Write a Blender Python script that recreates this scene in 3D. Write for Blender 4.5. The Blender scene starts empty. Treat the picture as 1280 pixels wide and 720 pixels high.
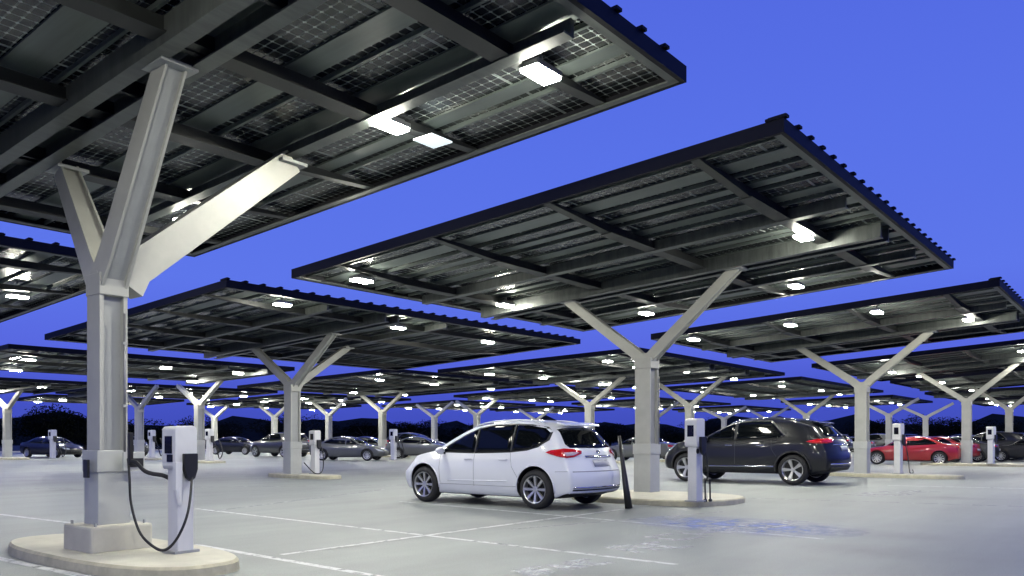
import bpy, bmesh, math, random
from mathutils import Vector, Matrix
from mathutils.bvhtree import BVHTree
random.seed(7)
R = math.radians
S = bpy.context.scene
COL = S.collection
AZ = R(38.5); SA, CA = math.sin(AZ), math.cos(AZ)
F = 1023.0; HOR = 547.0; H = 1.36
def cw(xc, yc):            # (right, ahead) metres -> lot axes
    return xc*SA + yc*CA, -xc*CA + yc*SA
def px(x, y, z=0.0):       # photo pixel on a horizontal level -> lot axes
    d = F*(H - z)/(y - HOR); return cw((x-640)/F*d, d)
def pd(x, d): return cw((x-640)/F*d, d)

# ---------------------------------------------------------------- camera
cam = bpy.data.cameras.new('camera'); co = bpy.data.objects.new('camera', cam); COL.objects.link(co)
co.location = (0, 0, H); co.rotation_euler = (R(90), 0, AZ - R(90))
cam.sensor_width = 36; cam.lens = F/1280*36; cam.shift_y = (HOR-360)/1280; cam.clip_end = 3000; cam.clip_start = .05
S.camera = co
S.view_settings.view_transform = 'Standard'; S.view_settings.look = 'None'; S.view_settings.exposure = 0; S.view_settings.gamma = 1
S.render.engine = 'CYCLES'
try:
    S.cycles.use_light_tree = True; S.cycles.sample_clamp_indirect = 4; S.cycles.max_bounces = 5
    S.cycles.diffuse_bounces = 3; S.cycles.glossy_bounces = 3; S.cycles.caustics_reflective = False
except Exception: pass

# ---------------------------------------------------------------- world: dusk sky
w = bpy.data.worlds.new('World'); S.world = w; w.use_nodes = True
nt = w.node_tree; nt.nodes.clear()
out = nt.nodes.new('ShaderNodeOutputWorld'); bg = nt.nodes.new('ShaderNodeBackground')
tc = nt.nodes.new('ShaderNodeTexCoord'); sx = nt.nodes.new('ShaderNodeSeparateXYZ'); cr = nt.nodes.new('ShaderNodeValToRGB')
nt.links.new(tc.outputs['Generated'], sx.inputs[0]); nt.links.new(sx.outputs['Z'], cr.inputs[0])
nt.links.new(cr.outputs[0], bg.inputs[0]); nt.links.new(bg.outputs[0], out.inputs[0])
e = cr.color_ramp.elements
e[0].position = 0; e[0].color = (.052, .075, .50, 1); e[1].position = 1; e[1].color = (.07, .11, .62, 1)
for p, c in ((.05, (.068, .098, .62, 1)), (.10, (.105, .15, .80, 1)), (.18, (.118, .195, .88, 1)), (.32, (.105, .18, .86, 1)), (.5, (.09, .15, .80, 1))):
    q = e.new(p); q.color = c
bg.inputs[1].default_value = .94

# ---------------------------------------------------------------- materials
def mat(name, col, rough=.5, metal=0, spec=.5, nz=0, ns=3.0, bump=0, coat=0, stretch=None):
    m = bpy.data.materials.new(name); m.use_nodes = True; t = m.node_tree; b = t.nodes['Principled BSDF']
    b.inputs['Base Color'].default_value = (*col, 1); b.inputs['Roughness'].default_value = rough
    b.inputs['Metallic'].default_value = metal; b.inputs['Specular IOR Level'].default_value = spec
    b.inputs['Coat Weight'].default_value = coat; b.inputs['Coat Roughness'].default_value = .04
    if nz or bump:
        tc = t.nodes.new('ShaderNodeTexCoord'); mp = t.nodes.new('ShaderNodeMapping'); n = t.nodes.new('ShaderNodeTexNoise')
        n.inputs['Scale'].default_value = ns; n.inputs['Detail'].default_value = 6; n.inputs['Roughness'].default_value = .62
        if stretch: mp.inputs['Scale'].default_value = stretch
        t.links.new(tc.outputs['Object'], mp.inputs[0]); t.links.new(mp.outputs[0], n.inputs['Vector'])
        if nz:
            r = t.nodes.new('ShaderNodeValToRGB'); r.color_ramp.elements[0].position = .3; r.color_ramp.elements[1].position = .72
            r.color_ramp.elements[0].color = (*[c*(1-nz) for c in col], 1); r.color_ramp.elements[1].color = (*[min(1, c*(1+nz)) for c in col], 1)
            t.links.new(n.outputs['Fac'], r.inputs[0]); t.links.new(r.outputs[0], b.inputs['Base Color'])
            mr = t.nodes.new('ShaderNodeMapRange'); mr.inputs['To Min'].default_value = max(.02, rough-.1); mr.inputs['To Max'].default_value = min(1, rough+.15)
            t.links.new(n.outputs['Fac'], mr.inputs[0]); t.links.new(mr.outputs[0], b.inputs['Roughness'])
        if bump:
            bp = t.nodes.new('ShaderNodeBump'); bp.inputs['Strength'].default_value = bump; bp.inputs['Distance'].default_value = .02
            t.links.new(n.outputs['Fac'], bp.inputs['Height']); t.links.new(bp.outputs[0], b.inputs['Normal'])
    return m
def emis(name, col, st):
    m = bpy.data.materials.new(name); m.use_nodes = True; b = m.node_tree.nodes['Principled BSDF']
    b.inputs['Base Color'].default_value = (.8, .8, .8, 1)
    b.inputs['Emission Color'].default_value = (*col, 1); b.inputs['Emission Strength'].default_value = st
    return m
M = {}
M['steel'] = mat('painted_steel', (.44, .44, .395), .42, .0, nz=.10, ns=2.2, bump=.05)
M['web'] = mat('grey_steel', (.36, .37, .36), .5, .0, nz=.14, ns=1.6, bump=.05)  # greyer than the painted steel; recessed webs, plates and bolts
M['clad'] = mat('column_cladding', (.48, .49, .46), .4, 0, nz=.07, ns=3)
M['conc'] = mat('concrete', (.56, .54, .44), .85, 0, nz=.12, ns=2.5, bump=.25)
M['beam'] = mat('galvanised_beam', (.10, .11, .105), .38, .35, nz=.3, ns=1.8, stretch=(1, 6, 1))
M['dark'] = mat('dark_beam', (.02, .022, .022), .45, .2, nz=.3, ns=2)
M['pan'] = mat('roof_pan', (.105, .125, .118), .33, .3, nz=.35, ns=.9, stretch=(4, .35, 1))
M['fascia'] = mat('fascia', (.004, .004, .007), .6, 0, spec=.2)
M['house'] = mat('lamp_housing', (.25, .25, .26), .4, .5)
M['lens'] = emis('lamp_lens', (1.0, .985, .85), 440)
M['lensfar'] = emis('lamp_lens_far', (1.0, .985, .87), 460)
M['panel_light'] = mat('diffuser_sheet', (.7, .75, .75), .5)
M['white'] = mat('white_enamel', (.72, .72, .70), .32, nz=.04, ns=4, coat=.3)
M['black'] = mat('black_plastic', (.012, .012, .012), .4)
M['screen'] = mat('screen_glass', (.01, .01, .012), .08)
M['rubber'] = mat('cable_rubber', (.015, .015, .015), .55)
M['paint_white'] = mat('white_car_paint', (.80, .82, .85), .28, coat=.9)
M['paint_navy'] = mat('navy_car_paint', (.010, .011, .015), .3, 0, spec=.2, coat=.55)
M['paint_red'] = mat('red_car_paint', (.34, .008, .016), .3, .1, coat=1)
M['paint_black'] = mat('black_car_paint', (.009, .010, .016), .3, 0, spec=.2, coat=.6)
M['paint_silver'] = mat('silver_car_paint', (.10, .105, .11), .32, .2, coat=1)
M['paint_grey'] = mat('grey_car_paint', (.025, .027, .03), .3, .1, coat=1)
M['paint_maroon'] = mat('maroon_car_paint', (.10, .012, .03), .3, .2, coat=1)
M['glass'] = mat('tinted_glass', (.003, .004, .005), .04, spec=.25)
M['trim'] = mat('black_trim', (.012, .012, .012), .5)
M['seam'] = mat('panel_gap', (.06, .06, .065), .8)
M['seamw'] = mat('panel_gap_white', (.30, .31, .33), .8)
M['tyre'] = mat('tyre_rubber', (.016, .016, .017), .75, nz=.2, ns=20)
M['rim'] = mat('alloy_rim', (.62, .62, .60), .28, .75)
M['chrome'] = mat('chrome', (.75, .75, .75), .12, 1)
M['tail'] = mat('tail_lens', (.55, .008, .012), .1, coat=1)
M['tailc'] = mat('clear_lens', (.75, .6, .6), .1, coat=1)
M['head'] = mat('head_lens', (.6, .63, .66), .08, coat=1)
M['plate'] = mat('number_plate', (.45, .46, .5), .5)
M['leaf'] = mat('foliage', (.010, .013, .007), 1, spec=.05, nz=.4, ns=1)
M['bark'] = mat('bark', (.05, .04, .03), .9, nz=.3, ns=6)
M['grass'] = mat('dry_grass', (.05, .055, .035), .95, nz=.4, ns=.5)

def cell_mat():
    m = bpy.data.materials.new('solar_cells'); m.use_nodes = True; t = m.node_tree; b = t.nodes['Principled BSDF']
    L = t.links; N = t.nodes.new
    tc = N('ShaderNodeTexCoord'); sp = N('ShaderNodeSeparateXYZ'); L.new(tc.outputs['Object'], sp.inputs[0])
    def mth(op, a, bb=None, v=None):
        n = N('ShaderNodeMath'); n.operation = op
        for i, s in enumerate((a, bb)):
            if s is None: continue
            if isinstance(s, (int, float)): n.inputs[i].default_value = s
            else: L.new(s, n.inputs[i])
        return n.outputs[0]
    def tri(o, p): # distance from cell centre 0..1
        f = mth('FRACT', mth('MULTIPLY', o, 1/p)); return mth('MULTIPLY', mth('ABSOLUTE', mth('SUBTRACT', f, .5)), 2)
    fx, fy = tri(sp.outputs['X'], .125), tri(sp.outputs['Y'], .135)
    line = mth('MAXIMUM', mth('GREATER_THAN', fx, .84), mth('GREATER_THAN', fy, .86))
    corner = mth('GREATER_THAN', mth('ADD', fx, fy), 1.62)
    msk = mth('MAXIMUM', mth('MULTIPLY', line, .35), corner)
    # module borders
    my = mth('GREATER_THAN', tri(sp.outputs['Y'], 1.62), .975)
    msk = mth('MAXIMUM', msk, my)
    nz = N('ShaderNodeTexNoise'); nz.inputs['Scale'].default_value = 1.1; nz.inputs['Detail'].default_value = 3; L.new(tc.outputs['Object'], nz.inputs['Vector'])
    mr = N('ShaderNodeMapRange'); mr.inputs['From Min'].default_value = .35; mr.inputs['From Max'].default_value = .65; mr.inputs['To Min'].default_value = .35
    L.new(nz.outputs['Fac'], mr.inputs[0])
    fac = mth('MULTIPLY', msk, mr.outputs[0])
    mx = N('ShaderNodeMix'); mx.data_type = 'RGBA'; L.new(fac, mx.inputs['Factor'])
    mx.inputs['A'].default_value = (.012, .014, .016, 1); mx.inputs['B'].default_value = (.34, .38, .36, 1)
    L.new(mx.outputs['Result'], b.inputs['Base Color']); b.inputs['Roughness'].default_value = .22
    return m
M['cells'] = cell_mat()

def ground_mat(name, base, big, streak):
    m = bpy.data.materials.new(name); m.use_nodes = True; t = m.node_tree; b = t.nodes['Principled BSDF']; L = t.links; N = t.nodes.new
    tc = N('ShaderNodeTexCoord')
    def noise(s, d, st=(1, 1, 1), rot=0):
        mp = N('ShaderNodeMapping'); mp.inputs['Scale'].default_value = st; mp.inputs['Rotation'].default_value = (0, 0, rot)
        n = N('ShaderNodeTexNoise'); n.inputs['Scale'].default_value = s; n.inputs['Detail'].default_value = d; n.inputs['Roughness'].default_value = .6
        L.new(tc.outputs['Object'], mp.inputs[0]); L.new(mp.outputs[0], n.inputs['Vector']); return n.outputs['Fac']
    a = noise(.22, 5); s_ = noise(.5, 4, (.25, 1.6, 1)); f = noise(60, 3); c = noise(1.3, 8)
    def mth(op, x, y):
        n = N('ShaderNodeMath'); n.operation = op
        for i, v in enumerate((x, y)):
            if isinstance(v, (int, float)): n.inputs[i].default_value = v
            else: L.new(v, n.inputs[i])
        return n.outputs[0]
    v = mth('ADD', mth('MULTIPLY', mth('SUBTRACT', a, .5), big), mth('MULTIPLY', mth('SUBTRACT', s_, .5), streak))
    v = mth('ADD', v, mth('MULTIPLY', mth('SUBTRACT', f, .5), .7)); v = mth('ADD', v, mth('MULTIPLY', mth('SUBTRACT', c, .5), .6))
    # oil spots
    o = N('ShaderNodeTexVoronoi'); o.inputs['Scale'].default_value = .28; L.new(tc.outputs['Object'], o.inputs['Vector'])
    sp = N('ShaderNodeMapRange'); sp.inputs['From Min'].default_value = .0; sp.inputs['From Max'].default_value = .22; sp.inputs['To Min'].default_value = -.5; sp.inputs['To Max'].default_value = 0
    L.new(o.outputs['Distance'], sp.inputs[0])
    v = mth('ADD', v, mth('MULTIPLY', sp.outputs[0], c)); v = mth('ADD', v, 1.0)
    mx = N('ShaderNodeMix'); mx.data_type = 'RGBA'; mx.blend_type = 'MULTIPLY'; mx.inputs['Factor'].default_value = 1
    mx.inputs['A'].default_value = (*base, 1); cb = N('ShaderNodeCombineXYZ')
    for i in range(3): L.new(v, cb.inputs[i])
    L.new(cb.outputs[0], mx.inputs['B']); L.new(mx.outputs['Result'], b.inputs['Base Color'])
    rr = N('ShaderNodeMapRange'); rr.inputs['To Min'].default_value = .38; rr.inputs['To Max'].default_value = .75; L.new(c, rr.inputs[0]); L.new(rr.outputs[0], b.inputs['Roughness'])
    bp = N('ShaderNodeBump'); bp.inputs['Strength'].default_value = .35; bp.inputs['Distance'].default_value = .01; L.new(f, bp.inputs['Height']); L.new(bp.outputs[0], b.inputs['Normal'])
    return m
M['lot'] = ground_mat('worn_pavement', (.25, .268, .25), .55, .6)
def worn_paint(name, col, lo=.42, hi=.60, sc=6, top=1.0, radial=None):
    m = bpy.data.materials.new(name); m.use_nodes = True; t = m.node_tree; b = t.nodes['Principled BSDF']; L = t.links; N = t.nodes.new
    tc = N('ShaderNodeTexCoord'); n = N('ShaderNodeTexNoise'); n.inputs['Scale'].default_value = sc; n.inputs['Detail'].default_value = 8; n.inputs['Roughness'].default_value = .7
    L.new(tc.outputs['Object'], n.inputs['Vector'])
    r = N('ShaderNodeMapRange'); r.inputs['From Min'].default_value = lo; r.inputs['From Max'].default_value = hi; r.inputs['To Max'].default_value = top; L.new(n.outputs['Fac'], r.inputs[0])
    fac = r.outputs[0]
    if radial:
        mp = N('ShaderNodeMapping'); mp.inputs['Location'].default_value = (-radial[0]/radial[2], -radial[1]/radial[3], 0); mp.inputs['Scale'].default_value = (1/radial[2], 1/radial[3], 1)
        L.new(tc.outputs['Object'], mp.inputs[0]); ln = N('ShaderNodeVectorMath'); ln.operation = 'LENGTH'; L.new(mp.outputs[0], ln.inputs[0])
        r2 = N('ShaderNodeMapRange'); r2.inputs['From Min'].default_value = 1; r2.inputs['From Max'].default_value = .35; L.new(ln.outputs['Value'], r2.inputs[0])
        mu = N('ShaderNodeMath'); mu.operation = 'MULTIPLY'; L.new(fac, mu.inputs[0]); L.new(r2.outputs[0], mu.inputs[1]); fac = mu.outputs[0]
    b.inputs['Base Color'].default_value = (*col, 1); b.inputs['Roughness'].default_value = .6; L.new(fac, b.inputs['Alpha'])
    return m
M['line'] = worn_paint('line_paint', (.66, .67, .67), .28, .50, 6, .9)
M['faded'] = worn_paint('faded_line_paint', (.62, .63, .64), .36, .60, 5, .75)
M['kerbpaint'] = mat('worn_yellow_kerb', (.50, .47, .33), .8, nz=.2, ns=5, bump=.2)
bcx, bcy = px(925, 657)
M['blue'] = worn_paint('faded_blue_paint', (.24, .31, .66), .36, .62, 2.6, .75, (bcx, bcy, 1.35, 2.1))

# ---------------------------------------------------------------- mesh helpers
def obj(name, bm, m, parent=None, smooth=False, bevel=0):
    me = bpy.data.meshes.new(name)
    if bevel:
        bmesh.ops.bevel(bm, geom=bm.edges[:], offset=bevel, segments=2, affect='EDGES', profile=.6, clamp_overlap=True)
    bmesh.ops.recalc_face_normals(bm, faces=bm.faces[:])
    bm.to_mesh(me); bm.free()
    for x in (m if isinstance(m, (list, tuple)) else [m]): me.materials.append(x)
    if smooth:
        for p in me.polygons: p.use_smooth = True
    o = bpy.data.objects.new(name, me); COL.objects.link(o)
    if parent: o.parent = parent
    return o
def thing(name, label, cat, loc=(0, 0, 0), rz=0, group=None):
    o = bpy.data.objects.new(name, None); COL.objects.link(o); o.location = loc; o.rotation_euler = (0, 0, rz)
    o['label'] = label; o['category'] = cat
    if group: o['group'] = group
    return o
def tag(o, label, cat, group=None):
    o['label'] = label; o['category'] = cat
    if group: o['group'] = group
    return o
def struct(o): o['kind'] = 'structure'; return o
def copy_tree(o, parent=None):
    c = o.copy(); COL.objects.link(c); c.parent = parent
    for ch in list(o.children): copy_tree(ch, c)
    return c
def box(bm, x0, x1, y0, y1, z0, z1, f=None):
    vs = [bm.verts.new(f(Vector((x, y, z))) if f else (x, y, z)) for x in (x0, x1) for y in (y0, y1) for z in (z0, z1)]
    for q in ((0, 1, 3, 2), (4, 6, 7, 5), (0, 4, 5, 1), (2, 3, 7, 6), (0, 2, 6, 4), (1, 5, 7, 3)): bm.faces.new([vs[i] for i in q])
    return vs
def sweep(bm, prof, pts, side, scale=None, cap=True):
    """profile (a,b) swept along pts; a along 'side', b along side x tangent"""
    rings = []; side = Vector(side).normalized(); n = len(pts); pts = [Vector(p) for p in pts]
    for i, p in enumerate(pts):
        t = (pts[min(i+1, n-1)] - pts[max(i-1, 0)]).normalized(); s = (side - t*side.dot(t)).normalized(); u = t.cross(s)
        k = scale[i] if scale else 1
        rings.append([bm.verts.new(p + s*a*k + u*b*k) for a, b in prof])
    m = len(prof)
    for i in range(n-1):
        for j in range(m): bm.faces.new((rings[i][j], rings[i][(j+1) % m], rings[i+1][(j+1) % m], rings[i+1][j]))
    if cap: bm.faces.new(rings[0]); bm.faces.new(rings[-1])
def tube(bm, pts, r, n=10):
    pts = [Vector(p) for p in pts]; rings = []; N = len(pts); ref = None
    for i, p in enumerate(pts):
        t = (pts[min(i+1, N-1)] - pts[max(i-1, 0)]).normalized()
        a = ref if ref is not None else (Vector((0, 0, 1)) if abs(t.z) < .9 else Vector((1, 0, 0)))
        s = (a - t*a.dot(t)).normalized(); ref = s; u = t.cross(s)
        rr = r[i] if isinstance(r, (list, tuple)) else r
        rings.append([bm.verts.new(p + (s*math.cos(6.28318*j/n) + u*math.sin(6.28318*j/n))*rr) for j in range(n)])
    for i in range(N-1):
        for j in range(n): bm.faces.new((rings[i][j], rings[i][(j+1) % n], rings[i+1][(j+1) % n], rings[i+1][j]))
    bm.faces.new(rings[0]); bm.faces.new(rings[-1])
def spline(pts, n=8):
    pts = [Vector(p) for p in pts]; P = [pts[0]] + pts + [pts[-1]]; o = []
    for i in range(1, len(P)-2):
        for k in range(n):
            t = k/n; a, b, c, d = P[i-1], P[i], P[i+1], P[i+2]
            o.append(.5*((2*b) + (c-a)*t + (2*a-5*b+4*c-d)*t*t + (3*b-a-3*c+d)*t**3))
    return o + [pts[-1]]
def lathe(bm, prof, n=32, axis='y'):
    rings = []
    for k in range(n):
        a = 2*math.pi*k/n
        rings.append([bm.verts.new((r*math.cos(a), y, r*math.sin(a))) for r, y in prof])
    m = len(prof)
    for k in range(n):
        for j in range(m): bm.faces.new((rings[k][j], rings[k][(j+1) % m], rings[(k+1) % n][(j+1) % m], rings[(k+1) % n][j]))
def ipl(tab, x):
    if x <= tab[0][0]: return tab[0][1]
    for (a, b), (c, d) in zip(tab, tab[1:]):
        if x <= c:
            t = (x-a)/(c-a); return b + (d-b)*t
    return tab[-1][1]
def ips(tab, x):           # smooth interpolation (Catmull-Rom on y)
    n = len(tab)
    if x <= tab[0][0]: return tab[0][1]
    if x >= tab[-1][0]: return tab[-1][1]
    for i in range(n-1):
        if x <= tab[i+1][0]:
            x0, y0 = tab[i]; x1, y1 = tab[i+1]; h = x1-x0; t = (x-x0)/h
            m0 = (y1-tab[i-1][1])/(x1-tab[i-1][0]) if i else (y1-y0)/h
            m1 = (tab[i+2][1]-y0)/(tab[i+2][0]-x0) if i < n-2 else (y1-y0)/h
            return (2*t**3-3*t*t+1)*y0 + (t**3-2*t*t+t)*h*m0 + (-2*t**3+3*t*t)*y1 + (t**3-t*t)*h*m1

# ---------------------------------------------------------------- ground
bm = bmesh.new(); box(bm, -300, 900, -300, 900, -.5, -.03); struct(obj('ground', bm, M['grass']))
bm = bmesh.new(); bmesh.ops.create_grid(bm, x_segments=1, y_segments=1, size=1)
for v in bm.verts: v.co = (34 + v.co.x*66, 26 + v.co.y*56, 0)
struct(obj('parking_lot', bm, M['lot']))
# perimeter kerb
bm = bmesh.new(); box(bm, -32, 100.2, 82, 82.3, -.02, .13); box(bm, 100, 100.3, -30, 82, -.02, .127); struct(obj('kerb', bm, M['conc']))
bm = bmesh.new()
def ridge(p0, p1, n, h):
    prev = None
    for i in range(n+1):
        t = i/n; x = p0[0]+(p1[0]-p0[0])*t; y = p0[1]+(p1[1]-p0[1])*t
        hh = h*(.75+.25*math.sin(i*.9)*math.cos(i*.37+1)+.12*math.sin(i*2.3))
        nx, ny = (y-60), -(x-60)
        c = Vector((x, y, 0)); o_ = Vector((x, y, 0)).normalized()*25
        r = [bm.verts.new(c-o_+Vector((0, 0, -.2))), bm.verts.new(c+Vector((0, 0, hh))), bm.verts.new(c+o_*2+Vector((0, 0, hh*.9))), bm.verts.new(c+o_*5+Vector((0, 0, -.2)))]
        if prev:
            for j in range(3): bm.faces.new((prev[j], prev[j+1], r[j+1], r[j]))
        prev = r
ridge((-80, 190), (230, 170), 40, 7.2); ridge((200, 190), (260, -60), 40, 8.0)
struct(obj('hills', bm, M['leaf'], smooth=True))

# ---------------------------------------------------------------- painted markings (sheets 4 mm up)
def strip(pts, wd, m, name='painted_line', z=.004):
    bm = bmesh.new(); P = [Vector((*p, z)) for p in pts]; prev = None
    for i, p in enumerate(P):
        t = (P[min(i+1, len(P)-1)]-P[max(i-1, 0)]).normalized(); s = Vector((-t.y, t.x, 0))*wd/2
        r = (bm.verts.new(p-s), bm.verts.new(p+s))
        if prev: bm.faces.new((prev[0], prev[1], r[1], r[0]))
        prev = r
    return struct(obj(name, bm, m))
def pline(a, b, wd=.10, m='line', z=.004): strip([px(*a), px(*b)], wd, M[m], z=z)
pline((-60, 636), (90, 654)); pline((244, 681), (520, 729)); pline((245, 636), (846, 706), .09)
pline((352, 694), (778, 637), .09, 'line', .008); pline((500, 627), (1030, 674), .09)
pline((-40, 690), (110, 722), .12)
pline((640, 662), (905, 640), .08, 'faded', .006); pline((-50, 612), (560, 606), .09, 'faded'); pline((260, 640), (480, 612), .08, 'faded', .006)
pline((1110, 607), (1290, 611), .11, 'line'); pline((905, 622), (1290, 634), .09, 'faded', .008); pline((20, 586), (520, 588), .1, 'faded', .008)
for i in range(9):
    u = 22.5 + i*2.9
    strip([(u, 14.6), (u, 18.2)], .1, M['faded'])
# blue reserved-bay emblem, worn, on the lane in front of the middle island
bm = bmesh.new(); rr = random.Random(3); cx, cy = px(922, 657); vs = []
for k in range(40):
    a = 2*math.pi*k/40; q = max(abs(math.cos(a)), abs(math.sin(a))); r_ = (.92+.16*rr.random())/q**.8
    vs.append(bm.verts.new((cx+1.25*r_*math.cos(a), cy+1.8*r_*math.sin(a), .005)))
bm.faces.new(vs)
struct(obj('bay_marking', bm, M['blue']))
def stroke_glyphs(name, x0, y0, x1, y1, hh, glyphs):
    a = Vector((*px(x0, y0), .006)); b = Vector((*px(x1, y1), .006)); t = (b-a); L = t.length; t.normalize(); n = Vector((-t.y, t.x, 0))
    bm = bmesh.new(); k = len(glyphs); cwid = L/k
    for i, g in enumerate(glyphs):
        for (sx0, sy0, sx1, sy1) in g:
            p = a + t*(i*cwid + sx0*cwid*.74) + n*sy0*hh; q = a + t*(i*cwid + sx1*cwid*.74) + n*sy1*hh
            d = (q-p).normalized(); s = Vector((-d.y, d.x, 0))*.065; p = p-d*.03; q = q+d*.03
            bm.faces.new([bm.verts.new(c) for c in (p-s, q-s, q+s, p+s)])
            for v in bm.verts: pass
    for j, f in enumerate(bm.faces):
        for v in f.verts: v.co.z += j*.0001
    struct(obj(name, bm, M['faded']))
g1 = [(0, 0, 0, 1), (0, 1, 1, 1), (0, .5, .7, .5)]; g2 = [(0, 0, .5, 1), (.5, 1, 1, 0), (.25, .45, .75, .45)]; g3 = [(0, 0, 0, 1), (1, 0, 1, 1), (0, .5, 1, .5)]
g4 = [(0, 1, 1, 1), (0, 0, 0, 1), (0, 0, 1, 0)]
stroke_glyphs('bay_lettering', 668, 720, 768, 703, .34, [g2, g1, g2, g2, g4])
stroke_glyphs('bay_lettering', 800, 691, 868, 683, .55, [g1, g3, g4])
stroke_glyphs('bay_lettering', 846, 676, 1020, 652, .5, [g4, g3, g1, g4, g3])
stroke_glyphs('bay_lettering', 1100, 621, 1180, 615, .9, [g3, g4, g1, g3])

# ---------------------------------------------------------------- carports
ORD = {}
def hsec(w_, d_, tf=.05, rec=.09):
    """H profile: flanges at +-a, web recessed in b"""
    a, b = w_/2, d_/2
    return [(-a, -b), (-a+tf, -b), (-a+tf, -b+rec), (a-tf, -b+rec), (a-tf, -b), (a, -b), (a, b), (a-tf, b), (a-tf, b-rec), (-a+tf, b-rec), (-a+tf, b), (-a, b)]
def rect(w_, d_): return [(-w_/2, -d_/2), (w_/2, -d_/2), (w_/2, d_/2), (-w_/2, d_/2)]
BR = 3.2
def carport(label, cols, ur, vr, zc=5.2, t=.062, detail=2, arms='vv', pedestal=False, group=None, cw_=.40, rch=(2.15, 2.15)):
    """cols: world (u,v) of columns; ur, vr: roof extent in world"""
    cu, cv = cols[0]
    root = thing('solar_carport', label, 'solar carport', (cu, cv, 0), 0, group)
    vm = (vr[0]+vr[1])/2
    def zp(v): return zc - t*(v + cv - vm)          # top of panels, local v
    def tilt(p): return Vector((p.x, p.y, p.z + zp(p.y)))
    u0, u1, v0, v1 = ur[0]-cu, ur[1]-cu, vr[0]-cv, vr[1]-cv
    def topat(v): return zp(v) - .36
    for n_, (wu, wv) in enumerate(cols):
        a, b = wu-cu, wv-cv
        # column stem with a mitred head
        bm = bmesh.new(); W = cw_
        sweep(bm, hsec(W, W*.97, .045, .07), [(a, b, .1), (a, b, BR-.05)], (1, 0, 0)); c_ = obj('column', bm, [M['steel'], M['web']], root)
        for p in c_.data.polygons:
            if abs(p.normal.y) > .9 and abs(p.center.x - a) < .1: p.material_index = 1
        bm = bmesh.new(); q = W/2+.025; box(bm, a-q, a+q, b-q+.01, b+q-.01, .1, 1.12, None); obj('base_cladding', bm, M['clad'], root, bevel=.012)
        bm = bmesh.new(); box(bm, a-q-.015, a+q+.015, b-q-.006, b+q+.006, .98, 1.22); obj('collar', bm, M['clad'], root, bevel=.01)
        bm = bmesh.new(); box(bm, a-W/2-.008, a+W/2+.008, b-W/2-.012, b+W/2+.012, BR-.26, BR-.02); box(bm, a-W*.30, a+W*.30, b-W*.30, b+W*.30, BR-.018, BR+.09); obj('column_head', bm, M['steel'], root, bevel=.008)
        if pedestal:
            bm = bmesh.new(); box(bm, a-.34, a+.34, b-.36, b+.32, .10, .40); obj('pedestal', bm, M['conc'], root, bevel=.03)
        AW = .27 if pedestal else .22
        dirs = [(0, -1), (0, 1)] + ([(1, 0)] if arms == 'vvu' else [])
        for dx, dy in dirs:
            rc = 2.4 if dx else (rch[0] if dy < 0 else rch[1])
            tip = Vector((a+dx*rc + (.5 if pedestal and dy > 0 else 0), b+dy*rc, topat(b+dy*rc) - (.04 if pedestal and dy > 0 else 0)))
            st = Vector((a, b, BR-(.06 if dx else .02))) + Vector((dx, dy, 0))*.10
            d = (tip-st).normalized()
            bm = bmesh.new()
            side = (1, 0, 0) if dy else (0, 1, 0)
            low = Vector((a, b, BR-(.20 if dx else .14))) + Vector((dx*.16, 0, dx*.08))
            pr = (rect(.26, .36) if arms == 'vvu' and dx and pedestal else (hsec(AW + .004*dy, AW*1.02, .03, .045) if dy else rect(AW*.97, AW*1.05)))
            sweep(bm, pr, [low, st+d*.25, tip + d*.05], side, [1.12, 1.05, .88])
            ar = obj('arm', bm, [M['steel'], M['web']], root)
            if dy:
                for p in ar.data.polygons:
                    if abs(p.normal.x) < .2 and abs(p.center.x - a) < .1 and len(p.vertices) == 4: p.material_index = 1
            if detail > 1:
                bm = bmesh.new(); tp = tip + Vector((0, 0, .0)); box(bm, tp.x-.2, tp.x+.2, tp.y-.2, tp.y+.2, topat(tp.y)-.03, topat(tp.y)+.01); obj('bearing_plate', bm, M['web'], root)
    # main beams along v: twin channels over the column, singles either side
    for (wu, wv) in cols:
        a = wu-cu
        for off, wd, dep in ((-.27, .10, .34), (.27, .10, .34), (2.45, .16, .26), (-2.45, .16, .26)):
            x = a+off
            if x < u0+.3 or x > u1-.3: continue
            bm = bmesh.new()
            s = 1 if off > 0 else -1
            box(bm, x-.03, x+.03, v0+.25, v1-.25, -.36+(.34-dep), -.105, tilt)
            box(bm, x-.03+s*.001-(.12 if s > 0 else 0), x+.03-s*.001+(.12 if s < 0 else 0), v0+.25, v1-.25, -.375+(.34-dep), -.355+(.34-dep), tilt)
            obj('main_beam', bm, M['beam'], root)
        if detail > 1:     # cross braces in the twin beam
            yy = v0+.6
            while yy < v1-.6:
                bm = bmesh.new(); box(bm, a-.238, a+.238, yy, yy+.05, -.30, -.14, tilt); yy += 1.3
                obj('beam_spacer', bm, M['dark'], root)
    # cross beams along u
    nb = max(3, round((v1-v0)/2.35)); sp = (v1-v0)/nb
    for i in range(nb):
        y = v0 + sp*(i+.5)
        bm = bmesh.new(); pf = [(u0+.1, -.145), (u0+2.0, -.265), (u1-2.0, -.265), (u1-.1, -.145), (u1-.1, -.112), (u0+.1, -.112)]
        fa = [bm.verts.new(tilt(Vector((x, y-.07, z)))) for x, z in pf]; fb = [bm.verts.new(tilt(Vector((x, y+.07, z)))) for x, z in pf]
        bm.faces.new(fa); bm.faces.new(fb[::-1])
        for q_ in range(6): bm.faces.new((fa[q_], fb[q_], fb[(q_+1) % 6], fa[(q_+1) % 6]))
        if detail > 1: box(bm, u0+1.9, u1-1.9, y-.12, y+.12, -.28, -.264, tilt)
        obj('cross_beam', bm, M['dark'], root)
    # roof pans along v with solar modules between and above
    per = 1.02; n = max(1, round((u1-u0)/per)); per = (u1-u0)/n
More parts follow.
